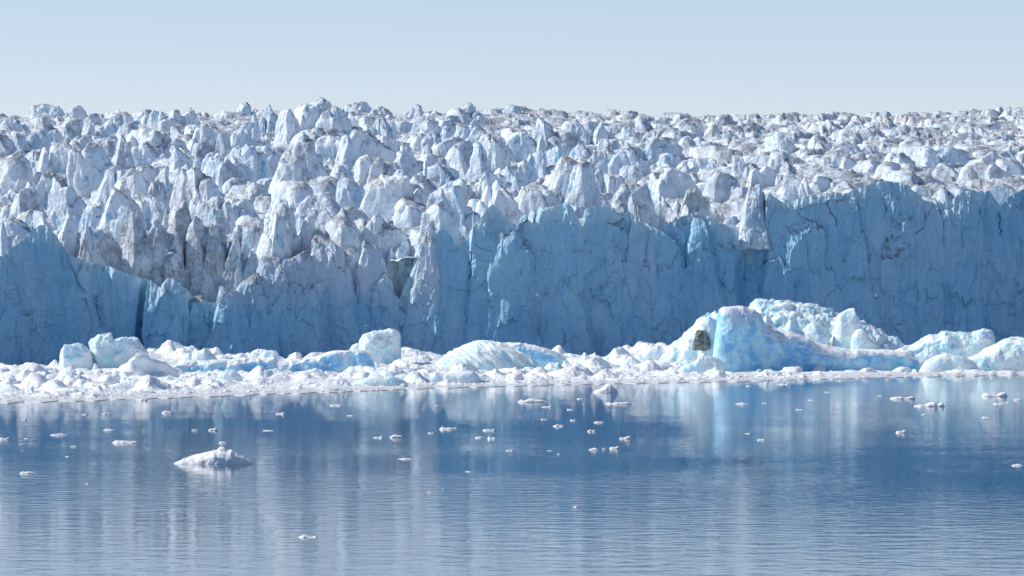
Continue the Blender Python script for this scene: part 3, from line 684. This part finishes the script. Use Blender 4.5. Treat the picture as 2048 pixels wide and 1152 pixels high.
P_, Q_ = loaf([(1546,690),(1556,668),(1570,655),(1580,640),(1590,650),(1605,662),(1625,644),(1640,650),(1655,672),(1662,700)], DB + 13, 9, 35, .8, 60, .5, .6, .8, .3, edge=.25)
A.append(('inner_wall', P_, Q_, M_berg))
P_, Q_ = loaf([(1515,668),(1520,650),(1526,636),(1532,630),(1538,634),(1546,645),(1552,658),(1556,672)], DB + 12, 5, 36, .8, 40, .55, .6, .35, .4)
A.append(('inner_lump', P_, Q_, M_berg))
P_, Q_ = loaf([(1300,745),(1318,722),(1332,704),(1342,690),(1354,685),(1366,674),(1374,664),(1388,650),(1402,636),(1412,629),(1422,630),(1432,626),(1440,640),(1450,745)], DB + 14, 20, 37, .8, 90, .8, .7, 1.3, .3, 5, edge=.4)
A.append(('rubbly_flank', P_, Q_, M_berg))
P_, Q_ = loaf([(1348,757),(1356,742),(1366,732),(1378,727),(1390,722),(1398,712),(1408,708),(1422,712),(1436,718),(1448,724),(1453,732),(1451,745),(1450,757)], Dw(757), 6, 38, .8, 50, .45, .6, .55, .4, edge=.2)
A.append(('front_lobe', P_, Q_, M_berg))
P_, Q_ = loaf([(1395,690),(1400,655),(1406,640),(1418,632),(1428,640),(1434,665),(1437,700)], DB + 3.5, 4, 39, .6, 50, .5, .6, .35, .5)
A.append(('leaning_slab', P_, Q_, M_berg))
berg('biggest_berg', 'biggest berg with smooth deep blue flank, rubbly white crown and pointed fin', 'iceberg', DB, 1560, A)
P_, Q_ = rock(36, np.random.RandomState(5), 'dome', p=5, extra=8)
P_ = P_ * [21 * DB / F * .92, 2.0, 24 * DB / F * .9]; P_ += .8 * np.stack([fbm(P_ * .7 + o3, 4, .6) for o3 in (0, 20, 40)], 1)
o = link_mesh('boulder', P_, Q_, M_rock); o.location = (X(1403, DB - 1), DB - .2, Z(678, DB - 1)); tag(o, 'dark grey boulder stuck in the white left flank of the biggest berg', 'boulder')
P_, Q_ = rock(10, np.random.RandomState(6), 'dome', p=6); P_ = P_ * [.9, .6, .5]
o = link_mesh('stone', P_, Q_, M_rock); o.location = (X(1537, DB + 5), DB + 7.5, Z(654, DB + 7)); tag(o, 'small dark stone lying in the hollow on top of the biggest berg', 'stone')

# bergs at the right edge
A = []
P_, Q_ = loaf([(1760,720),(1778,705),(1800,698),(1830,688),(1850,676),(1862,668),(1876,670),(1888,660),(1900,664),(1930,668),(1948,662),(1965,657),(1978,657),(1985,662),(1989,674),(1990,692),(1994,712)], 1178, 14, 41, .9, 80, .6, .5, 1.3, .28, 5, edge=.2)
A.append(('ridge', P_, Q_, M_berg))
P_, Q_ = loaf([(1900,748),(1925,722),(1950,712),(1975,698),(1995,686),(2012,679),(2030,676),(2050,677),(2075,682),(2110,700),(2150,740)], 1165, 16, 42, 1, 80, .6, .6, 1.2, .25, 5, edge=.25)
A.append(('hump', P_, Q_, M_berg))
P_, Q_ = loaf([(1838,742),(1850,722),(1870,712),(1890,706),(1925,712),(1945,722),(1960,742)], 1160, 8, 43, 1, 50, .6, .6, .4, .3)
A.append(('hump', P_, Q_, M_berg))
berg('low_ridge_berg', 'low lumpy white berg with a rising ridge at the right edge', 'iceberg', 1170, 1930, A)

# ------------------------------------------------------------------ floating ice on the open water
P_, Q_ = loaf([(341,929),(352,923),(365,918),(380,914),(400,908),(415,903),(430,900),(442,899),(455,901),(463,900),(467,903),(480,910),(492,917),(504,922),(508,927)], Dw(927), 4.2, 51, .4, 80, .8, .95, .22, .9, 5, edge=.45)
kn, kq = rock(20, np.random.RandomState(4), 'dome', p=7); kn = kn * [.66, .6, .74]; kn = kn + .07 * np.stack([fbm(kn * 2 + q_, 3) for q_ in (0, 9, 18)], 1) + [X(445, Dw(927)), Dw(927) - .35, Z(907, Dw(927))]
berg('drifting_floe', 'largest drifting floe, a low white wedge with a knob on its crest', 'ice floe', Dw(927), 425, [('wedge', P_, Q_, M_floe), ('knob', kn, kq, M_floe)], 'small floes drifting on the open water')
P_, Q_ = loaf([(1183,786),(1192,780),(1203,777),(1209,772),(1214,767),(1221,767),(1226,774),(1233,779),(1237,786)], Dw(785), 4, 52, .5, 40, .7, .9, .12, .9)
single('drifting_floe', 'small pointed white floe touching the brash edge, left of the biggest berg', 'ice floe', Dw(785), 1210, P_, Q_, M_floe)
FL = """49 840 11 8|small upright chip of ice near the left edge, below the brash
169 830 14 4
214 829 19 7|small rounded floe below the gap beside the two leaning blocks
335 827 26 9|small lumpy floe above the thin wide floe with a white knob
118 871 38 6|thin flat floe left of the other small floes near the left edge
217 861 27 6|thin floe midway between the leftmost flat floes and the knobbed floe
390 862 15 7|tiny floe between the knobbed floe and the compact white floe
426 862 21 11|compact white floe above the crest of the largest drifting floe
8 880 30 9|thin floe cut off by the left edge of the picture
252 887 58 11|wide flat floe with a low hump, left of the largest drifting floe
147 894 16 4
446 887 20 7|small beaded floe just above the knob of the largest drifting floe
135 914 11 4
56 948 37 9|flat beaded floe low on the left, below all others there
174 968 8 4
561 829 22 7|small floe on dark water right of the knobbed floe
537 862 26 3
673 812 31 5|thin flat floe near the brash edge, below the low slab berg
617 1076 46 11|lone flat floe nearest the bottom of the picture
287 803 18 9|small round lump just off the brash edge at the left
1066 806 66 15|broad flat white floe below the fluted dome berg
1162 799 18 5
1094 815 26 6|small ragged floe just below the broad flat white floe
1237 809 56 8|thin stretched floe below the pointed floe
1140 820 15 4
1088 840 15 4
1146 842 14 6
1118 854 28 9|floe with an upright block at its left end, mid water
1197 846 25 6|thin peaked floe right of the floe with an upright block
1183 864 20 8|small double-humped floe below the thin peaked floe
1251 879 29 11|blunt floe like a bullet pointing right, mid water
895 860 36 11|low mound floe left of centre
979 862 31 7|thin tilted floe right of the low mound floe
862 867 14 4
757 877 24 8|pinkish flat piece joined to the left of a rounded floe
793 877 32 13|rounded white floe beside a pinkish flat piece
960 877 23 7|flat piece just left of a pointed chip, mid water
984 879 21 10|pointed chip of ice just right of a flat piece, mid water
1018 902 17 4
1099 902 11 3
1117 909 9 3
810 919 31 5|very thin glassy streak of ice left of centre
936 944 14 3
860 986 10 5
1188 901 26 9|flat block floe, left of a row of three close together
1208 899 9 6|tiniest middle piece of a row of three floes
1229 899 24 12|ragged upright piece, right end of a row of three floes
1149 1015 14 4
873 812 12 3
1483 809 31 6|thin flat floe on the bright blue reflection of the biggest berg
1805 799 56 11|pale pinkish flat floe behind the two white ones at the right
1858 815 68 18|long white floe with a higher left end at the right
1989 795 56 18|blocky white floe nearest the right edge
1998 809 26 5|thin sliver just below the blocky white floe at the right
2036 801 18 6|tiny floe cut by the right edge of the picture
1847 831 11 5
1802 867 24 12|lone lumpy floe on dark water, lower right
1972 836 21 4
1495 868 12 4
1522 881 19 5
2035 932 28 6|thin floe at the right edge, lowest there
1622 801 14 3
1599 820 19 3
1534 767 9 4
1567 770 28 5|flat strip of ice just off the brash edge under the blue flank
1498 773 14 4
1529 807 12 3
53 878 12 3
910 857 9 4
2015 806 10 3
700 832 16 3
1760 792 10 3
1655 785 14 3"""
for k_, ln in enumerate(FL.split('\n')):
    bits = ln.split('|'); x, y, w, h = map(float, bits[0].split()); D = Dw(y - h * .12)
    rg = np.random.RandomState(300 + k_); s_ = D / F
    hh = h * .62
    m_n = max(4, int(w / 9)); xs_ = np.linspace(x - w / 2, x + w / 2, m_n + 2)
    prof = rg.uniform(.4, .9, m_n); prof[rg.randint(m_n)] = 1.0
    if w < 26: prof = np.maximum(prof, .6)
    hs = np.r_[0, prof, 0] * hh
    P_, Q_ = loaf(list(zip(xs_, y - hs)), D, min(w * s_ * .9, 3.5), 400 + k_, max(.4, w / 60), 26, .6, .7, .05 + .05 * min(1, w * s_ / 3), 1.8, 3, edge=.35, zb=-.08)
    if len(bits) > 1: single('drifting_floe', bits[1], 'ice floe', D, x, P_, Q_, M_floe, 'small floes drifting on the open water')
    else: single('ice_fragment', 'tiny flat fragment of ice floating on the open water', 'ice fragment', D, x, P_, Q_, M_floe, 'tiny ice fragments on the open water')

# ------------------------------------------------------------------ gulls
def gull(px, py, D, span, up, yaw, roll, label):
    """body, head, bill and tail are one swept tube; each wing is a bent tapered blade"""
    root = empty('gull', (X(px, D), D, Z(py, D))); tag(root, label, 'gull', 'gulls flying low in front of the glacier')
    root.rotation_euler = (0, R(roll), R(yaw))
    st_ = [(-.26, .02, .10, .00), (-.20, .03, .03, .01), (-.10, .055, .05, .0), (.0, .07, .065, 0), (.08, .06, .06, .005), (.13, .038, .04, .02), (.17, .036, .038, .03), (.20, .02, .02, .025), (.24, .004, .004, .015)]
    V = []; 
    for (y, rx, rz, dz) in st_:
        for j in range(12):
            t_ = j * math.pi / 6; V.append((rx * math.cos(t_) * 1.0, y, dz + (rz if y > -.15 else rz * .25) * math.sin(t_)))
    n = len(st_); Q = [(i * 12 + j, i * 12 + (j + 1) % 12, (i + 1) * 12 + (j + 1) % 12, (i + 1) * 12 + j) for i in range(n - 1) for j in range(12)]
    k = span / 1.3
    link_mesh('body', np.array(V) * k * 1.1, Q, M_bird, root)
    for sgn in (-1, 1):
        V = []; secs = [(0.03, .07, -.09, .02), (.15, .08, -.08, .02 + .10 * up), (.30, .07, -.06, .02 + .17 * up), (.45, .03, -.07, .02 + .17 * up), (.58, -.03, -.10, .02 + .11 * up), (.66, -.11, -.12, .02 + .04 * up)]
        for (x, y0, y1, z) in secs:
            th = .018 * (1 - x)
            V += [(sgn * x, y0, z), (sgn * x, (y0 * .6 + y1 * .4), z + th), (sgn * x, y1, z), (sgn * x, (y0 * .6 + y1 * .4), z - th)]
        Q = [(i * 4 + j, i * 4 + (j + 1) % 4, (i + 1) * 4 + (j + 1) % 4, (i + 1) * 4 + j) for i in range(len(secs) - 1) for j in range(4)]
        Q += [(0, 1, 2, 3), (20, 23, 22, 21)]
        link_mesh('wing', np.array(V) * k, Q, M_bird, root)
    return root
gull(732, 652, 1000, 1.25, 1, 20, 6, 'white gull with arched wings just above the boxy white block')
gull(1073, 590, 1000, 1.2, .9, 60, 26, 'white gull with drooping right wing against the cliff at centre, highest there')
gull(1118, 629, 1000, 1.05, .3, 10, -3, 'pale gull gliding level above the brash, just right of centre')
gull(1752, 592, 1000, 1.25, 1.6, 70, 20, 'bright white gull above the right slope of the biggest berg')
gull(887, 980, Dw(988), .42, 1.6, 55, -62, 'small white gull banking steeply just over the open water')
